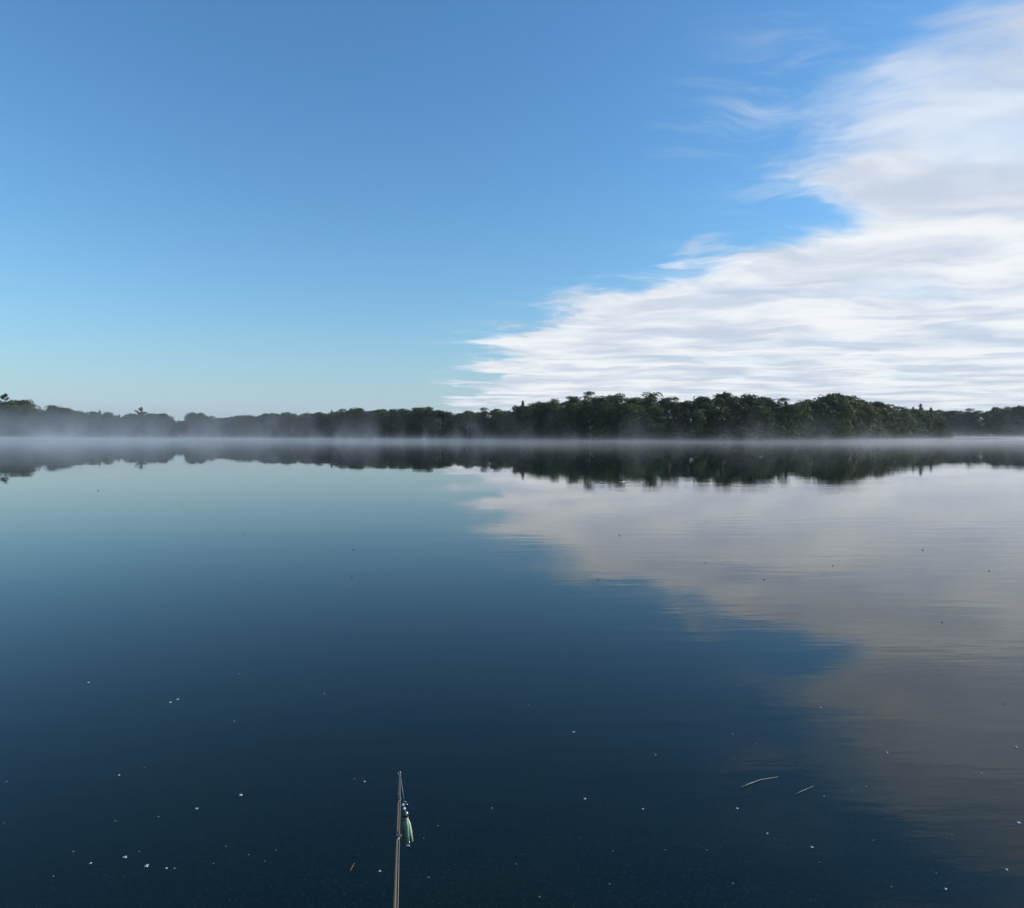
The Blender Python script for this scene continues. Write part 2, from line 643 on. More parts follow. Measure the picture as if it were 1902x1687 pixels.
for s_ in range(5):      # full crowns, leaves nearly to the ground
    v, f, cs = broad_crown(100 + s_, H0, 4.4 + 0.5 * (s_ % 3), 0.6, 104, 66)
    add_proto('full', np_mesh('crown', v, f, M_LEAF), broad_trunk(100 + s_, H0, 1.0, cs), M_BARK)
for s_ in range(4):      # taller trees with a bare lower stem
    v, f, cs = broad_crown(200 + s_, H0, 4.0 + 0.6 * (s_ % 2), 2.6, 84, 64)
    add_proto('tall', np_mesh('crown', v, f, M_LEAF), broad_trunk(200 + s_, H0, 3.4, cs), M_BARK)
for s_ in range(2):      # open, thin crowns with sky showing through
    v, f, cs = broad_crown(300 + s_, H0, 4.2, 5.5, 30, 34, 0.085)
    add_proto('open', np_mesh('crown', v, f, M_LEAF), broad_trunk(300 + s_, H0, 5.5, cs, 0.20), M_BARK)
for s_ in range(2):      # paler, yellower leaves
    v, f, cs = broad_crown(400 + s_, H0, 4.6, 0.6, 100, 64)
    add_proto('pale', np_mesh('crown', v, f, M_PALE), broad_trunk(400 + s_, H0, 1.0, cs), M_BARK)
for s_ in range(2):      # white pines
    mb, v, f = pine_parts(500 + s_, H0, 4.4, 8, -0.5, 60, 0.5)
    add_proto('pine', np_mesh('crown', v, f, M_NEEDLE), mb, M_BARK)
for s_ in range(2):      # narrow firs
    mb, v, f = pine_parts(600 + s_, H0, 2.7, 20, 0.9, 26)
    add_proto('fir', np_mesh('crown', v, f, M_NEEDLE), mb, M_BARK)
for s_ in range(3):      # waterside shrubs
    v, f, cs = broad_crown(700 + s_, 4.0, 2.4, -0.2, 30, 44, 0.20, leaf=(0.13, 0.24))
    mb = MB()
    rnd_ = random.Random(s_)
    for c in rnd_.sample(list(cs), 7):
        mb.tube([(rnd_.uniform(-.2, .2), rnd_.uniform(-.2, .2), -0.5), (c[0] * .5, c[1] * .5, c[2] * .6), tuple(c)], [.06, .045, .02], 5)
    add_proto('shrub', np_mesh('crown', v, f, M_LEAF if s_ < 2 else M_PALE), mb, M_BARK)

TR = random.Random(11)


def plant(kind, x, y, height, name, label, cat, group, width=1.0, variant=None, part='crown', sink=0.0):
    z = float(ground_z([(x, y)])[0])
    lst = PROTO[kind]
    cm, tm = lst[TR.randrange(len(lst)) if variant is None else variant % len(lst)]
    root = empty(name, (x, y, max(z, -0.3) - sink), TR.uniform(0, 6.283))
    h = height / (4.0 if kind == 'shrub' else H0)
    root.scale = (h * width, h * width, h)
    tag(root, label, cat, group)
    t = bpy.data.objects.new('stem' if kind == 'shrub' else 'trunk', tm)
    C.objects.link(t)
    t.parent = root
    c = bpy.data.objects.new('foliage' if kind == 'shrub' else part, cm)
    C.objects.link(c)
    c.parent = root
    return root


# tree-top line and true water line of the photograph, in its pixels
TOPS = [(-120, 745), (0, 740), (30, 739), (52, 741), (62, 752), (75, 749), (120, 751), (145, 755), (155, 759), (205, 762), (225, 766),
        (250, 766), (275, 766), (300, 763), (313, 768), (320, 776), (343, 778), (348, 768), (375, 763), (385, 770),
        (405, 771), (412, 777), (425, 773), (480, 767), (545, 766), (590, 764), (650, 759), (690, 757), (720, 755), (770, 754),
        (800, 759), (850, 763), (900, 759), (940, 757), (955, 748), (1000, 745), (1020, 743), (1030, 736), (1080, 735), (1115, 737),
        (1140, 731), (1180, 729), (1225, 726), (1250, 730), (1270, 736), (1283, 743), (1290, 735), (1330, 731), (1400, 733),
        (1425, 738), (1445, 743), (1460, 742), (1470, 736), (1530, 731), (1560, 728), (1580, 734), (1595, 741), (1655, 748),
        (1675, 752), (1685, 757), (1720, 757), (1735, 762), (1750, 765), (1770, 768), (1800, 770)]
FAR_TOPS = [(1650, 762), (1750, 758), (1800, 757), (1830, 758), (1860, 753), (1902, 749), (2050, 742)]
LINE = [(-200, 797), (0, 798), (250, 806), (480, 813), (700, 818), (950, 821), (1200, 821), (1420, 816), (1650, 809), (1870, 801), (2100, 797)]


def interp(tab, x):
    return float(np.interp(x, [a for a, b in tab], [b for a, b in tab]))


def top_height(px, D, tab=TOPS):
    line = interp(LINE, px)
    py = interp(tab, px)
    shift = (HY + 4 - line) * (0.38 if line < HY + 4 else 0.10) * (0.4 if tab is FAR_TOPS else 1.0)   # the photograph is a stitched sweep: its water line bends
    return wz(py + shift, D)


def shore_D(px):
    return float(np.interp(px, [p for p, D in SHORE[:18]], [D for p, D in SHORE[:18]]))


def zone(px):
    if px < 325:
        return 'left'
    if px < 945:
        return 'mid'
    if px < 1600:
        return 'point'
    return 'tail'


SUBZONES = [(60, 'at the left edge under the spiky pine'),
            (160, 'on the misty shore right of the spiky pine'),
            (245, 'on the misty shore left of the star-shaped pine'),
            (325, 'on the misty shore between star-shaped pine and house'),
            (470, 'around the lone round tree by the house'),
            (600, 'on the misty shore left of the two fir tips'),
            (700, 'under the two small fir tips'),
            (830, 'on the shore behind the white buoy'),
            (945, 'on the shore just left of the tall dark wood'),
            (1040, 'at the low left end of the dark wood'),
            (1130, 'around the first airy crown of the dark wood'),
            (1283, 'under the highest crowns of the dark wood'),
            (1440, 'in the flat-topped middle of the dark wood'),
            (1540, 'around the ragged sky-hole tree of the dark wood'),
            (1600, 'under the tallest rounded crown of the wood'),
            (1690, 'beside the sunlit yellow-green corner tree'),
            (9999, 'by the three pointed firs above the spit')]


def where(px):
    for lim, txt in SUBZONES:
        if px < lim:
            return txt


GTXT = {'left': 'trees on the misty far shore', 'mid': 'trees along the receding shore',
        'point': 'trees of the tall dark wood', 'tail': 'trees at the tapering end of the wood'}
KTXT = {'full': 'dense leafy', 'tall': 'broad-crowned', 'pale': 'pale green leafy', 'pine': 'dark pine', 'fir': 'narrow dark fir', 'open': 'thin-crowned'}
ROWS = ('front-row tree', 'second-row tree', 'rear-row tree')
KNAME = {'full': 'leafy_tree', 'tall': 'broad_crowned_tree', 'pale': 'pale_leafy_tree', 'pine': 'pine_tree', 'fir': 'fir_tree', 'open': 'thin_crowned_tree'}


def plant_zone(kind, px, D, h, width=1.0, row=0):
    z = zone(px)
    plant(kind, wx(px, D), D, h, KNAME[kind], KTXT[kind] + ' ' + ROWS[row] + ' ' + where(px), 'tree', KTXT[kind] + ' ' + GTXT[z], width)


def step_px(px, D, metres):
    """how far the next tree stands along the bank, in picture columns"""
    D2 = shore_D(px + 10)
    seg = math.hypot(wx(px + 10, D2) - wx(px, D), D2 - D)
    return 10 * metres / seg


def build_forest():
    # front row
    px = -60.0
    while px < 1750:
        D = shore_D(px)
        back = TR.uniform(1.5, 4.5)
        gap = 322 < px < 346
        h = top_height(px, D + back) - 0.3
        kind = TR.choices(['full', 'pale', 'fir'], [10, 1.4 if px < 1560 else 3.2, 0.6])[0]
        if gap:
            h = 0
        if h > 0:
            h *= TR.uniform(0.66, 0.97)
            plant_zone(kind, px, D + back, h, TR.uniform(0.75, 1.05) * (1.1 if h < 12 else 1.0))
        px += step_px(px, D, TR.uniform(3.6, 6.0))
    # second and third row carry the skyline
    for row, (off, sp, lo, hi) in enumerate(((9.0, 5.2, 0.84, 1.03), (18.0, 7.5, 0.90, 1.06))):
        px = -50.0 + 13 * row
        while px < 1738:
            D = shore_D(px)
            d = D + off + TR.uniform(-2.5, 2.5)
            x = wx(px, d)
            if not (318 < px < 349):
                g0 = float(ground_z([(x, d)])[0])
                h = (top_height(px, d) - g0) * TR.uniform(lo, hi)
                kind = TR.choices(['tall', 'full', 'fir', 'pale'], [5, 5, 0.25, 0.4])[0]
                plant_zone(kind, px, d, h, TR.uniform(0.85, 1.15), row + 1)
            px += step_px(px, D, TR.uniform(sp * 0.8, sp * 1.2))
    # dark wood across the bay at the right
    for row, off in enumerate((3.0, 12.0)):
        px = 1668.0 + 9 * row
        while px < 1990:
            D = float(np.interp(px, [1688, 1760, 1850, 2000], [500, 505, 496, 480])) + off + TR.uniform(-1.5, 2)
            h = (top_height(px, D, FAR_TOPS) - float(ground_z([(wx(px, D), D)])[0])) * TR.uniform(0.90, 1.02)
            k = TR.choices(['full', 'tall'], [5, 2 + 3 * row])[0]
            plant(k, wx(px, D), D, h, KNAME[k], ('leafy ' if k == 'full' else 'broad-crowned ') + ('shore tree' if row == 0 else 'rear tree') + ' of the bluish wood across the bay ' + ('just behind the firs' if px < 1765 else 'above the spit' if px < 1850 else 'at the right edge'), 'tree',
                  ('leafy' if k == 'full' else 'broad-crowned') + ' trees across the bay', TR.uniform(0.8, 1.05))
            px += TR.uniform(13, 20)
    # low wood far behind the gap beside the house
    for px in (322, 331, 340, 348):
        d = 432 + TR.uniform(-3, 3)
        h = wz(781, d) - float(ground_z([(wx(px, d), d)])[0])
        plant('full', wx(px, d), d, h, 'leafy_tree', 'low leafy tree showing above the roof of the house', 'tree', 'low trees behind the house', 1.1)

    def special(kind, px, py, D, name, label, width=1.0, variant=None):
        x = wx(px, D)
        h = wz(py, D) - max(-0.3, float(ground_z([(x, D)])[0]))
        plant(kind, x, D, h, name, label, 'tree', None, width, variant)

    special('pine', 8, 733, 428, 'pine_tree', 'spiky pine topping the left end of the misty shore', 0.75, 0)
    special('pine', 262, 758, 410, 'pine_tree', 'star-shaped pine crown standing above the misty far shore', 0.9, 1)
    special('full', 360, 765, 400, 'leafy_tree', 'round leafy tree standing alone right of the gap beside the house', 0.95, 1)
    special('fir', 616, 761, 350, 'fir_tree', 'small pointed fir tip above the receding shore', 0.7, 0)
    special('fir', 652, 758, 342, 'fir_tree', 'second pointed fir tip right of its twin above the receding shore', 0.7, 1)
    special('open', 1093, 726, 246, 'thin_crowned_tree', 'thin airy crown letting sky through above the dark wood', 0.9, 0)
    special('open', 1150, 726, 246, 'thin_crowned_tree', 'domed airy crown beside the highest crowns of the dark wood', 1.0, 1)
    special('open', 1452, 738, 238, 'thin_crowned_tree', 'ragged tree full of bright sky holes in the dark wood', 1.0, 0)
    special('tall', 1555, 731, 250, 'broad_crowned_tree', 'tallest rounded crown before the dark wood slopes down', 1.1, 2)
    special('pale', 1618, 750, 258, 'pale_leafy_tree', 'sunlit yellow-green tree at the corner of the dark wood', 1.0, 0)
    special('pale', 1060, 752, 236, 'pale_leafy_tree', 'lighter green tree in the dark front of the central wood', 0.9, 1)
    special('fir', 1696, 756, 290, 'fir_tree', 'first pointed fir at the low end of the wood', 0.95, 0)
    special('fir', 1710, 750, 292, 'fir_tree', 'taller pointed fir at the low end of the wood', 1.05, 1)
    special('fir', 1729, 757, 298, 'fir_tree', 'last pointed fir at the low end of the wood', 1.05, 0)
    special('pale', 1742, 772, 296, 'pale_leafy_tree', 'rounded grey-green tree closing the end of the wood', 1.15, 1)


build_forest()


def build_snags():
    """bare dead trees whose pale limbs catch the light on the bank"""
    spots = [(718, 768, 'pale forked dead tree at the water behind the white buoy', 1),
             (815, 776, 'thin bare dead trunk left of the tall dark wood', 2),
             (868, 788, 'short pale broken snag at the foot of the shore trees', 3),
             (1098, 770, 'bare forked snag in the dark front of the central wood', 4),
             (1578, 772, 'pale leaning snag at the right corner of the dark wood', 5)]
    for px, py, label, seed in spots:
        rnd = random.Random(seed)
        D = shore_D(px) - 0.4
        h = wz(py, D)
        r = empty('dead_tree', (wx(px, D), D, -0.2), rnd.uniform(-.4, .4))
        tag(r, label, 'tree')
        lean = rnd.uniform(-.12, .12)
        spine = [Vector((lean * h * t + rnd.uniform(-.1, .1), rnd.uniform(-.1, .1), h * t)) for t in (0, .25, .5, .75, 1)]
        MB().tube(spine, [.20, .17, .13, .09, .03], 8).build('trunk', M_BIRCH, r)
        for k in range(6):
            p = spine[1 + k % 3]
            a = rnd.choice((-1, 1)) * rnd.uniform(.5, 1.0)
            ln = h * rnd.uniform(.16, .34)
            q = p + Vector((a * ln, rnd.uniform(-.4, .2) * ln, ln * rnd.uniform(.5, 1.1)))
            m2 = p.lerp(q, .5) + Vector((a * .1 * ln, 0, -.08 * ln))
            MB().tube([p, m2, q], [.085, .06, .02], 6).build('limb', M_BIRCH, r)


build_snags()


def build_shrubs():
    px = -40.0
    while px < 1755:
        D = shore_D(px)
        if not 328 < px < 342:
            z = zone(px)
            x, d = wx(px, D), D + TR.uniform(-0.2, 1.3)
            plant('shrub', x, d, TR.uniform(2.4, 5.2), 'shore_shrub', 'waterside shrub ' + where(px), 'shrub',
                  'waterside shrubs, ' + GTXT[z], TR.uniform(0.9, 1.4))
        px += step_px(px, D, TR.uniform(2.9, 4.8))


build_shrubs()


# ------------------------------------------------------------------ the few built things on the far shore
M_WHITE = mat('white_paint', (0.78, 0.78, 0.76), 0.45, vary=0.06, scale=3)
M_ROOF = mat('dark_shingle', (0.05, 0.055, 0.05), 0.85, vary=0.3, scale=2)
M_SIDING = mat('grey_siding', (0.20, 0.21, 0.20), 0.7, vary=0.12, scale=2)
M_GLASS = mat('window_glass', (0.02, 0.025, 0.03), 0.08, vary=0.2, scale=1)
M_DECK = mat('grey_boards', (0.30, 0.28, 0.25), 0.8, vary=0.25, scale=5)


def build_house():
    D = 414.0
    x = wx(335, D)
    z = float(ground_z([(x, D)])[0])
    r = empty('lake_house', (x, D, z))
    tag(r, 'low grey lake house with dark roof in the gap of misty trees', 'house')
    w, dp, hh = 4.6, 3.2, 2.6
    MB().box(-w, w, -dp, dp, -0.6, hh).build('wall', M_SIDING, r, False)
    rf = MB()
    v = [(-w - .5, -dp - .6, hh + .1), (w + .5, -dp - .6, hh + .1), (w + .5, 0, hh + 1.9), (-w - .5, 0, hh + 1.9), (-w - .5, dp + .6, hh + .1), (w + .5, dp + .6, hh + .1)]
    v2 = [(a, b, c - 0.18) for a, b, c in v]
    rf.add(v + v2, [(0, 1, 2, 3), (3, 2, 5, 4), (7, 6, 9, 8), (8, 9, 10, 11), (1, 0, 6, 7), (4, 5, 11, 10), (0, 3, 9, 6), (3, 4, 10, 9), (2, 1, 7, 8), (5, 2, 8, 11)])
    roof = rf.build('roof', M_ROOF, r, False)
    MB().box(-w - .52, w + .52, -dp - .72, -dp - .61, hh - .12, hh + .16).build('eave_board', M_WHITE, roof, False)
    MB().box(1.6, 2.3, 0.6, 1.2, hh + .9, hh + 2.5).build('chimney', M_DECK, roof, False)
    MB().add([(-w, -dp, hh), (-w, dp, hh), (-w, 0, hh + 1.7)], [(0, 1, 2)]).add([(w, -dp, hh), (w, dp, hh), (w, 0, hh + 1.7)], [(0, 2, 1)]).build('gable', M_SIDING, r, False)
    for wx_ in (-3.2, -1.1, 3.0):
        f = MB().box(wx_ - .62, wx_ + .62, -dp - .06, -dp - .004, 0.8, 2.1).build('window', M_WHITE, r, False)
        MB().box(wx_ - .5, wx_ + .5, -dp - .09, -dp - .064, 0.92, 1.98).build('pane', M_GLASS, f, False)
    d_ = MB().box(0.5, 1.4, -dp - .06, -dp - .004, -0.2, 2.05).build('door', M_WHITE, r, False)
    MB().ellipsoid((1.28, -dp - .09, 0.95), (.04, .04, .04)).build('handle', M_GLASS, d_)


def build_boat():
    D = 417.0
    x = wx(15, D)
    r = empty('moored_boat', (x, D, 0), R(8))
    tag(r, 'small white boat moored at the misty left shore', 'boat')
    st = [(-2.2, .70, .0), (-1.2, .85, .0), (0.2, .88, .02), (1.4, .62, .10), (2.1, .28, .22), (2.5, .02, .34)]
    v, f = [], []
    for (xx, hw, up) in st:
        v += [(xx, -hw, .62 + up), (xx, -hw * .82, .08), (xx, 0, -.14), (xx, hw * .82, .08), (xx, hw, .62 + up)]
    for i in range(len(st) - 1):
        for j in range(4):
            f.append((i * 5 + j, (i + 1) * 5 + j, (i + 1) * 5 + j + 1, i * 5 + j + 1))
    f.append((0, 1, 2, 3, 4))
    hull = MB().add(v, f).build('hull', M_WHITE, r, True)
    so = hull.modifiers.new('thickness', 'SOLIDIFY')
    so.thickness = 0.05
    for xx in (-1.3, 0.5):
        MB().box(xx - .15, xx + .15, -.74, .74, .40, .46).build('bench', M_DECK, r, False)
    mo = MB().box(-2.45, -2.2, -.14, .14, .45, .95).build('outboard_motor', M_ROOF, r, False)
    MB().tube([(-2.36, 0, .5), (-2.40, 0, -.3)], [.06, .05], 8).build('shaft', M_ROOF, mo)


def build_post():
    p = on_water(355, 814.6)
    r = empty('mooring_post', (p.x, p.y, 0))
    tag(r, 'short white mooring post standing at the water in front of the lone round tree', 'post')
    MB().tube([(0, 0, -.8), (0, 0, 1.3)], [.20, .19], 10).build('pile', M_WHITE, r)
    MB().tube([(0, 0, 1.29), (0, 0, 1.36), (0, 0, 1.52)], [.24, .24, .03], 10).build('cap', M_WHITE, r)


def build_buoy():
    D = shore_D(788) - 6
    r = empty('mooring_buoy', (wx(788, D), D, 0))
    tag(r, 'white mooring buoy floating off the shrubs of the receding shore', 'buoy')
    MB().ellipsoid((0, 0, .12), (.36, .36, .34), 14, 9).build('float', M_WHITE, r)
    MB().torus((0, 0, .52), (0, 1, 0), .09, .02).build('ring', M_DECK, r)


build_house()
build_boat()
build_post()
build_buoy()


# ------------------------------------------------------------------ fishing rod and lure
M_BLANK = mat('rod_blank', (0.21, 0.115, 0.045), 0.38, vary=0.25, scale=30)
M_CORK = mat('cork', (0.42, 0.28, 0.16), 0.85, vary=0.25, scale=60)
M_METAL = mat('guide_metal', (0.55, 0.56, 0.58), 0.25, 1.0, 0.1, 40)
M_LINE = mat('fishing_line', (0.42, 0.43, 0.40), 0.30, vary=0.1, scale=50)
M_BLACK = mat('black_plastic', (0.012, 0.013, 0.014), 0.3, vary=0.2, scale=40)
M_BEAD = mat('pale_bead', (0.80, 0.72, 0.68), 0.25, vary=0.08, scale=60)
M_TEAL = mat('teal_skirt', (0.20, 0.42, 0.36), 0.35, vary=0.3, scale=120)
M_GREEN = mat('green_skirt', (0.10, 0.30, 0.14), 0.4, vary=0.3, scale=120)
M_CREAM = mat('cream_skirt', (0.62, 0.60, 0.42), 0.4, vary=0.15, scale=120)
M_BROWN = mat('brown_skirt', (0.16, 0.12, 0.06), 0.5, vary=0.3, scale=120)


def at(px, py, D):
    return Vector((wx(px, D), D, wz(py, D)))


def build_rod():
    tip = at(742, 1438, 1.60)
    low = at(733, 1687, 0.85)
    d = (low - tip)
    root = empty('fishing_rod', tip + d * 1.85)
    tag(root, 'slender brown fishing rod reaching out low over the dark water', 'fishing rod')
    o = root.location

    def w(t, off=(0, 0, 0)):
        return tip + d * t + Vector(off) - o
    ts = [0, .12, .25, .4, .6, .8, 1.0, 1.2, 1.42]
    rs = [.0007, .0009, .0011, .0013, .0015, .0017, .0020, .0023, .0028]
    MB().tube([w(t) for t in ts], rs, 12).build('blank', M_BLANK, root)
    MB().tube([w(t) for t in (1.40, 1.44, 1.60, 1.80, 1.85)], [.006, .011, .012, .0125, .010], 14).build('handle', M_CORK, root)
    rl = MB().tube([w(1.62, (-.02, 0, -.045)), w(1.62, (.03, 0, -.045))], [.022, .022], 16).build('reel', M_BLACK, root)
    MB().tube([w(1.62), w(1.62, (0, 0, -.03))], [.006, .006], 8).build('reel_foot', M_METAL, rl)
    MB().torus(w(0, (0.0, 0, 0.002)), d, .0030, .0007).build('tip_guide', M_METAL, root)
    for t, r in ((.30, .0042), (.62, .0055), (1.05, .0075)):
        g = MB().torus(w(t, (.0016 + r * .4, 0, 0)), d, r * .5, .0005)
        g.tube([w(t - .02, (.0015, 0, 0)), w(t, (.005, 0, 0)), w(t + .02, (.0015, 0, 0))], [.0006, .0008, .0006], 6)
        g.build('line_guide', M_METAL, root)
        MB().tube([w(t - .025), w(t + .025)], [.0017 + .001 * t, .0018 + .001 * t], 12).build('guide_wrap', M_BLACK, root)
    ln = [w(0, (.003, 0, 0)), w(.3, (.0034, 0, 0)), w(.62, (.0036, 0, 0)), w(1.05, (.0040, 0, 0)), w(1.60, (.010, 0, -.03))]
    MB().tube(ln, [.00042] * 5, 6).build('line', M_LINE, root)


def build_lure():
    D = 1.575
    top = at(743.5, 1440, 1.598)
    head = at(753, 1516, D)
    root = empty('fishing_lure', head)
    tag(root, 'feathered jig lure with teal, green and cream strands hanging from the rod tip', 'fishing lure')
    o = root.location
    q = lambda px, py, dd=0.0: at(px, py, D + dd) - o
    MB().tube([top - o, q(748, 1468), q(751, 1488)], [.0004, .0004, .0004], 6).build('leader', M_LINE, root)
    sw = MB().torus(q(752, 1491), (0, 1, 0), .0030, .0007)
    sw.tube([q(752, 1493), q(758, 1495)], [.0008, .0006], 6)
    sw.build('swivel', M_METAL, root)
    MB().ellipsoid(q(748.5, 1495), (.0028, .0028, .0028), 12, 8).build('bead', M_BEAD, root)
    MB().ellipsoid(q(751, 1502), (.0032, .0032, .0030), 12, 8).build('bead', M_BEAD, root)
    MB().tube([q(750, 1490), q(752, 1509)], [.0006, .0006], 6).build('shaft', M_METAL, root)
    MB().tube([q(753.5, 1507), q(757, 1512), q(759, 1518)], [.0028, .0018, .0008], 8).build('spinner_blade', M_METAL, root)
    MB().tube([q(751, 1508), q(752, 1512), q(753, 1517), q(753, 1520)], [.0020, .0055, .0062, .0040], 12).build('head', M_BLACK, root)
    MB().tube([q(752, 1518), q(753, 1522)], [.0064, .0058], 12).build('collar', M_BROWN, root)
    rnd = random.Random(3)

    def strand(pts, r, m_):
        n = len(pts)
        rad = [r * (0.55 + 0.9 * math.sin(math.pi * min(1, (i + .6) / n))) for i in range(n)]
        MB().tube([q(a, b, c) for a, b, c in pts], rad, 7).build('skirt_strand', m_, root)
    strand([(756, 1519, 0), (760, 1530, -.002), (763, 1545, -.003), (766, 1563, -.002)], .0022, M_CREAM)
    strand([(755, 1520, -.003), (757, 1535, -.006), (758, 1550, -.006), (759, 1568, -.004)], .0021, M_TEAL)
    strand([(754, 1520, -.002), (756, 1538, -.003), (757, 1552, -.003), (757, 1565, -.002)], .0034, M_GREEN)
    strand([(752, 1521, -.002), (752, 1535, -.004), (753, 1548, -.004), (751, 1560, -.003)], .0026, M_BROWN)
    strand([(751, 1521, 0), (749, 1536, .001), (748, 1550, .001), (747, 1562, .001)], .0026, M_BROWN)
    for k in range(7):
        x0 = rnd.uniform(750, 756)
        strand([(x0, 1521, rnd.uniform(-.004, .004)), (x0 + rnd.uniform(-3, 2), 1538, rnd.uniform(-.006, .006)),
                (x0 + rnd.uniform(-4, 4), 1553, rnd.uniform(-.007, .007))], .0014, rnd.choice([M_BROWN, M_GREEN, M_BROWN]))
    hk = [(753, 1520), (754, 1545), (755, 1566), (757, 1575), (760, 1574), (761, 1567), (760.5, 1562)]
    MB().tube([q(a, b, .003) for a, b in hk], [.0006] * 6 + [.0002], 6).build('hook', M_METAL, root)
    MB().ellipsoid(q(758, 1573, -.001), (.0042, .0015, .0050), 10, 7).build('tail_blade', M_METAL, root)


build_rod()
build_lure()


# ------------------------------------------------------------------ things afloat
M_FOAM = mat('foam_bubble', (0.42, 0.46, 0.46), 0.12, vary=0.15, scale=200)
M_FAINT = mat('faint_bubble', (0.16, 0.19, 0.19), 0.15, vary=0.2, scale=200)
M_SEED = mat('dark_seed', (0.012, 0.012, 0.010), 0.6, vary=0.3, scale=200)
M_BLADE = mat('dead_reed', (0.30, 0.32, 0.28), 0.6, vary=0.25, scale=60)


def dome(r, h, n=12, k=4):
    v, f = [], []
    for i in range(k):
        a = (math.pi / 2) * i / k
        for j in range(n):
            t = 2 * math.pi * j / n
            v.append((r * math.cos(a) * math.cos(t), r * math.cos(a) * math.sin(t), h * math.sin(a)))
    v.append((0, 0, h))
    for i in range(k - 1):
        for j in range(n):
            f.append((i * n + j, i * n + (j + 1) % n, (i + 1) * n + (j + 1) % n, (i + 1) * n + j))
    f += [((k - 1) * n + j, (k - 1) * n + (j + 1) % n, len(v) - 1) for j in range(n)]
    return v, f


BRIGHT = [(316, 1305, 8), (330, 1299, 9), (164, 1268, 7), (447, 1477, 7), (366, 1502, 9), (233, 1592, 12), (272, 1608, 15), (168, 1604, 9), (309, 1613, 8),
          (705, 1618, 9), (1065, 1360, 9), (1369, 1502, 8), (1425, 1548, 9), (1508, 1574, 8), (1869, 1615, 11), (1756, 1651, 9), (1892, 1528, 10),
          (1647, 1398, 9), (1887, 1388, 6), (1822, 1436, 5), (1194, 1503, 6), (1086, 1484, 6), (677, 1452, 6), (221, 1440, 7), (1524, 1315, 7)]
DIM = [(444, 1252), (602, 1289), (435, 1340), (12, 1452), (268, 1426), (658, 1447), (294, 1517), (214, 1525), (7, 1529), (324, 1613), (258, 1582),
       (136, 1582), (419, 1572), (492, 1600), (513, 1579), (462, 1588), (396, 1604), (99, 1628), (1627, 1339), (1865, 1307), (1361, 1364), (1404, 1382),
       (1217, 1403), (1364, 1409), (1762, 1421), (1608, 1461), (1582, 1469), (1530, 1479), (1622, 1561), (1522, 1602), (1361, 1641), (1655, 1647),
       (1768, 1551), (1739, 1622), (1235, 1579), (1313, 1579), (1218, 1402), (982, 1310), (914, 1501), (813, 1534), (1138, 1581), (787, 1557), (959, 1605),
       (796, 1630), (1132, 1642), (1002, 1666)]
DARK = [(657, 1021), (653, 1073), (1111, 1077), (1151, 995), (1547, 1051), (1310, 1045), (1714, 1022), (182, 912), (454, 992), (340, 937), (1837, 1061), (1750, 1156), (1419, 1077)]


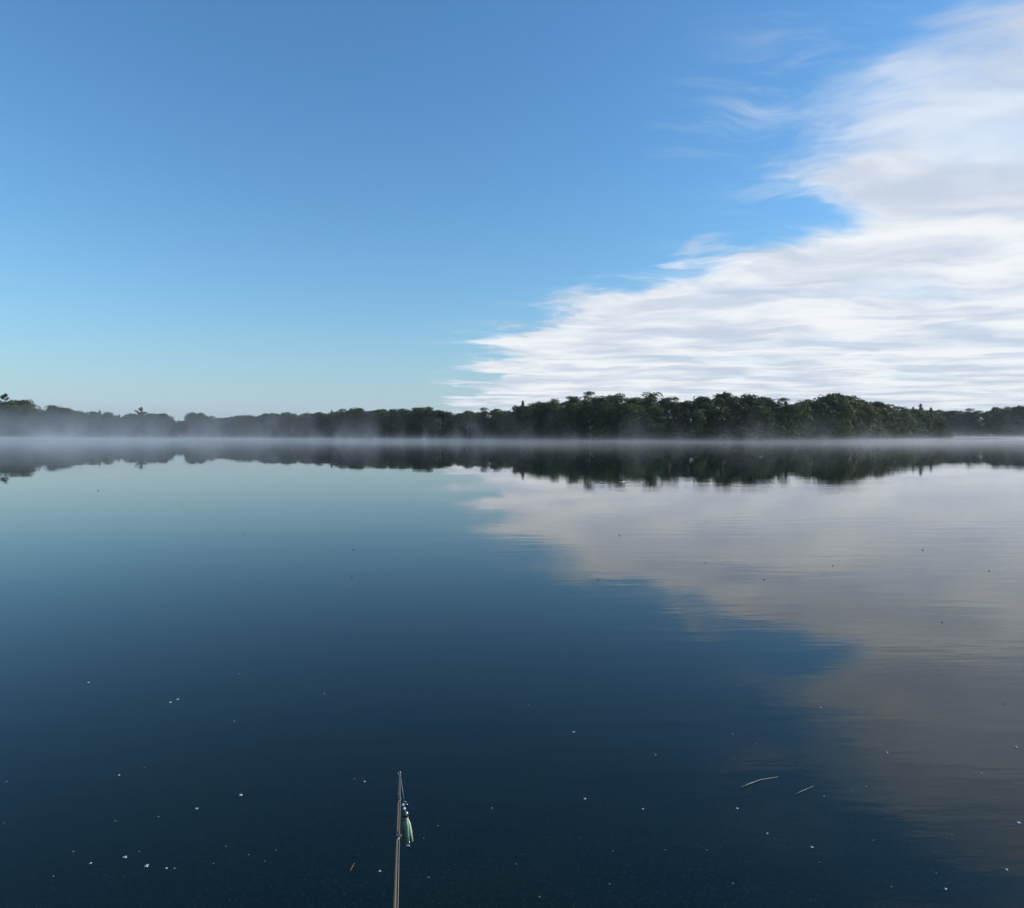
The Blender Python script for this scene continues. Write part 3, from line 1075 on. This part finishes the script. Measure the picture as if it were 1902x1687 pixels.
def build_floaters():
    rnd = random.Random(8)
    big = mesh_from('foam_bubble', *dome(1, .62), True)
    cl = MB()
    for (a, b, s) in ((0, 0, 1), (1.25, .25, .7), (-.5, 1.0, .5), (.6, -.9, .45)):
        v, f = dome(s, s * .62)
        cl.add([(x + a, y + b, z) for x, y, z in v], f)
    clump = mesh_from('foam_bubble', cl.v, cl.f, True)
    faint = mesh_from('air_bubble', *dome(1, .5), True)
    faint.materials.append(M_FAINT)
    for me in (big, clump):
        me.materials.append(M_FOAM)
    for (px, py, s) in BRIGHT:
        p = on_water(px, py, 0.001)
        r = s / F * p.y * 0.42 * rnd.uniform(0.65, 1.05)
        me = clump if s >= 9 else big
        o = obj('foam_bubble', me)
        o.location = p
        k = r * (0.62 if me is clump else 1)
        o.scale = (k, k, k)
        o.rotation_euler.z = rnd.uniform(0, 6.28)
        if (px, py) == (272, 1608):
            tag(o, 'largest white cluster of bubbles on the dark water left of the rod', 'bubble', 'bright bubbles on the water')
        elif (px, py) == (705, 1618):
            tag(o, 'small white cluster of bubbles close beside the fishing rod', 'bubble', 'bright bubbles on the water')
        else:
            tag(o, 'bright white foam bubble on the dark water ' + ('left of the fishing rod' if px < 735 else 'between the rod and the reed blades' if px < 1375 else 'right of the floating reed blades'), 'bubble', 'bright bubbles on the water')
    for (px, py) in DIM:
        p = on_water(px, py, 0.001)
        r = rnd.uniform(1.3, 2.2) / F * p.y
        o = obj('air_bubble', faint)
        o.location = p
        o.scale = (r, r, r * 0.8)
        tag(o, 'tiny faint air bubble on the near water ' + ('left of the fishing rod' if px < 735 else 'between the rod and the reed blades' if px < 1375 else 'right of the floating reed blades'), 'bubble', 'faint bubbles on the water')
    seed = MB().ellipsoid((0, 0, .2), (1, .6, .5), 8, 5).tube([(.7, 0, .3), (1.5, .2, .6)], [.12, .05], 4).tube([(-.6, .3, .2), (-1.2, .9, .05)], [.1, .04], 4)
    sm = mesh_from('floating_seed', seed.v, seed.f, True)
    sm.materials.append(M_SEED)
    for (px, py) in DARK:
        p = on_water(px, py, 0.002)
        r = 1.4 / F * p.y
        o = obj('floating_seed', sm)
        o.location = p
        o.scale = (r, r, r)
        o.rotation_euler.z = rnd.uniform(0, 6.28)
        tag(o, 'tiny dark seed speck floating on the ' + ('blue sky reflection' if px < 900 else 'pale cloud reflection'), 'seed', 'dark specks on the water')

    def blade(name, label, cat, pts, w, material, z=0.004):
        q = [on_water(a, b, z) for a, b in pts]
        o0 = q[0].copy()
        mb = MB().tube([a - o0 for a in q], [w * k for k in np.interp(np.linspace(0, 1, len(q)), [0, .25, 1], [.6, 1, .25])], 6)
        o = obj(name, mesh_from(name, mb.v, mb.f, True), material)
        o.location = o0
        tag(o, label, cat)
    blade('reed_blade', 'longer pale reed blade floating slanted on the water lower right', 'reed', [(1375, 1463), (1394, 1455), (1414, 1448), (1445, 1443)], .0024, M_BLADE)
    blade('reed_blade', 'shorter pale reed blade floating just beside the longer one', 'reed', [(1476, 1476), (1488, 1470), (1511, 1460)], .0015, M_BLADE)
    blade('twig', 'short brown twig floating left of the fishing rod', 'twig', [(650, 1618), (655, 1609), (659, 1603)], .0028, M_BROWN)
    blade('driftwood_stick', 'thin pale stick floating within the reflection of the dark wood', 'stick', [(1151, 895.5), (1160, 894.5), (1169, 893.5)], .022, M_FOAM, 0.012)
    blade('driftwood_stick', 'shorter pale stick left of the longer one in the reflection', 'stick', [(1113, 895.5), (1120, 895)], .014, M_FOAM, 0.01)

    # pollen and algae flecks lying on the near water
    rng = np.random.default_rng(4)
    n = 2600
    yy = 2.3 + 7.0 * rng.random(n) ** 1.8
    xx = (rng.random(n) - 0.5) * 1.7 * yy
    V, Fc = [], []
    for i in range(n):
        s = rng.uniform(.0008, .0026) * (0.6 + yy[i] / 6)
        t = rng.uniform(0, 6.28)
        c, sn = math.cos(t) * s, math.sin(t) * s
        e = rng.uniform(.3, .8)
        k = len(V)
        V += [(xx[i] + c, yy[i] + sn, .001), (xx[i] - sn * e, yy[i] + c * e, .0016), (xx[i] - c, yy[i] - sn, .001), (xx[i] + sn * e, yy[i] - c * e, .0016)]
        Fc.append((k, k + 1, k + 2, k + 3))
    o = obj('pollen', mesh_from('pollen', V, Fc), mat('pollen', (0.085, 0.12, 0.075), 0.8, vary=0.7, scale=9))
    tag(o, 'pollen and algae flecks strewn over the near dark water', 'pollen', kind='stuff')


build_floaters()


# ------------------------------------------------------------------ morning mist and the air
def volume_box(name, x0, x1, y0, y1, z0, z1, material, kind='stuff'):
    mb = MB().box(x0, x1, y0, y1, z0, z1)
    o = obj(name, mesh_from(name, mb.v, mb.f), material)
    return tag(o, 'thin bluish air over the whole lake', 'haze', kind=kind)


def build_mist():
    m_ = bpy.data.materials.new('mist')
    m_.use_nodes = True
    t = m_.node_tree
    t.nodes.clear()
    g = N(t)
    out = g.new('ShaderNodeOutputMaterial')
    vol = g.new('ShaderNodeVolumePrincipled')
    vol.inputs['Color'].default_value = (0.90, 0.96, 1.0, 1)
    vol.inputs['Anisotropy'].default_value = 0.2
    co = g.new('ShaderNodeTexCoord').outputs['Object']
    x, y, z = g.xyz(co)
    side = g.rng(x, -170, 50, 1.7, 0.95)
    side_w = g.rng(x, -170, 50, 1.5, 0.40)
    near = g.rng(y, 45, 150, 0.0, 1.0)
    patch = g.rng(g.noise(g.mapping(co, scale=(.022, .030, .06)), 1.0, 2, .55), .36, .64, 0.05, 2.0)
    low = g.m('EXPONENT', g.m('MULTIPLY', z, -1.7))
    base = g.m('MULTIPLY', g.m('MULTIPLY', low, patch), 0.0062)
    wn = g.noise(g.mapping(co, scale=(.11, .05, .05)), 1.0, 3, .6)
    wisp = g.m('MULTIPLY', g.rng(wn, .565, .69, 0, 1), g.m('EXPONENT', g.m('MULTIPLY', z, -0.28)))
    wisp = g.m('MULTIPLY', wisp, 0.0230)
    dens = g.m('MULTIPLY', g.m('ADD', g.m('MULTIPLY', base, side), g.m('MULTIPLY', wisp, side_w)), near)
    tall = g.m('MULTIPLY', g.m('EXPONENT', g.m('MULTIPLY', z, -0.05)), g.rng(x, -150, -20, 0.0027, 0.0))
    tall = g.m('MULTIPLY', tall, g.rng(wn, 0.36, 0.64, 0.35, 1.25))
    dens = g.m('ADD', dens, g.m('MULTIPLY', tall, g.rng(y, 120, 300, 0.0, 1.0)))
    lid = g.m('ADD', 1.6, g.m('MULTIPLY', g.m('SUBTRACT', y, 45.0), 0.068))
    dens = g.m('MULTIPLY', dens, g.rng(g.m('DIVIDE', z, lid), 0.40, 0.98, 1, 0))
    g.link(dens, vol.inputs['Density'])
    g.link(vol.outputs[0], out.inputs['Volume'])
    # the mist lies over the open water only: a prism that follows the shore
    ring = [(-420, 45), (420, 45)] + [(x_, y_) for x_, y_ in shore_xy[::-1] if -420 < x_ < 420]
    ring = [(x_, y_ - (1.2 if y_ > 60 else 0)) for x_, y_ in ring]
    bm = bmesh.new()
    lo = [bm.verts.new((x_, y_, 0.02)) for x_, y_ in ring]
    hi = [bm.verts.new((x_, y_, 1.6 + 0.068 * (y_ - 45))) for x_, y_ in ring]
    n = len(ring)
    bm.faces.new(lo[::-1])
    bm.faces.new(hi)
    for i in range(n):
        bm.faces.new((lo[i], lo[(i + 1) % n], hi[(i + 1) % n], hi[i]))
    bmesh.ops.triangulate(bm, faces=bm.faces[:])
    bmesh.ops.recalc_face_normals(bm, faces=bm.faces[:])
    me = bpy.data.meshes.new('mist')
    bm.to_mesh(me)
    bm.free()
    tag(obj('mist', me, m_), 'thin white morning mist lying over the far water', 'mist', kind='stuff')


def build_haze():
    m_ = bpy.data.materials.new('haze')
    m_.use_nodes = True
    t = m_.node_tree
    t.nodes.clear()
    g = N(t)
    out = g.new('ShaderNodeOutputMaterial')
    vol = g.new('ShaderNodeVolumePrincipled')
    vol.inputs['Color'].default_value = (0.82, 0.90, 1.0, 1)
    vol.inputs['Density'].default_value = 0.00010
    vol.inputs['Anisotropy'].default_value = 0.1
    g.link(vol.outputs[0], out.inputs['Volume'])
    volume_box('haze', -1200, 1200, -80, 1400, -4.0, 40.0, m_)


build_mist()
build_haze()
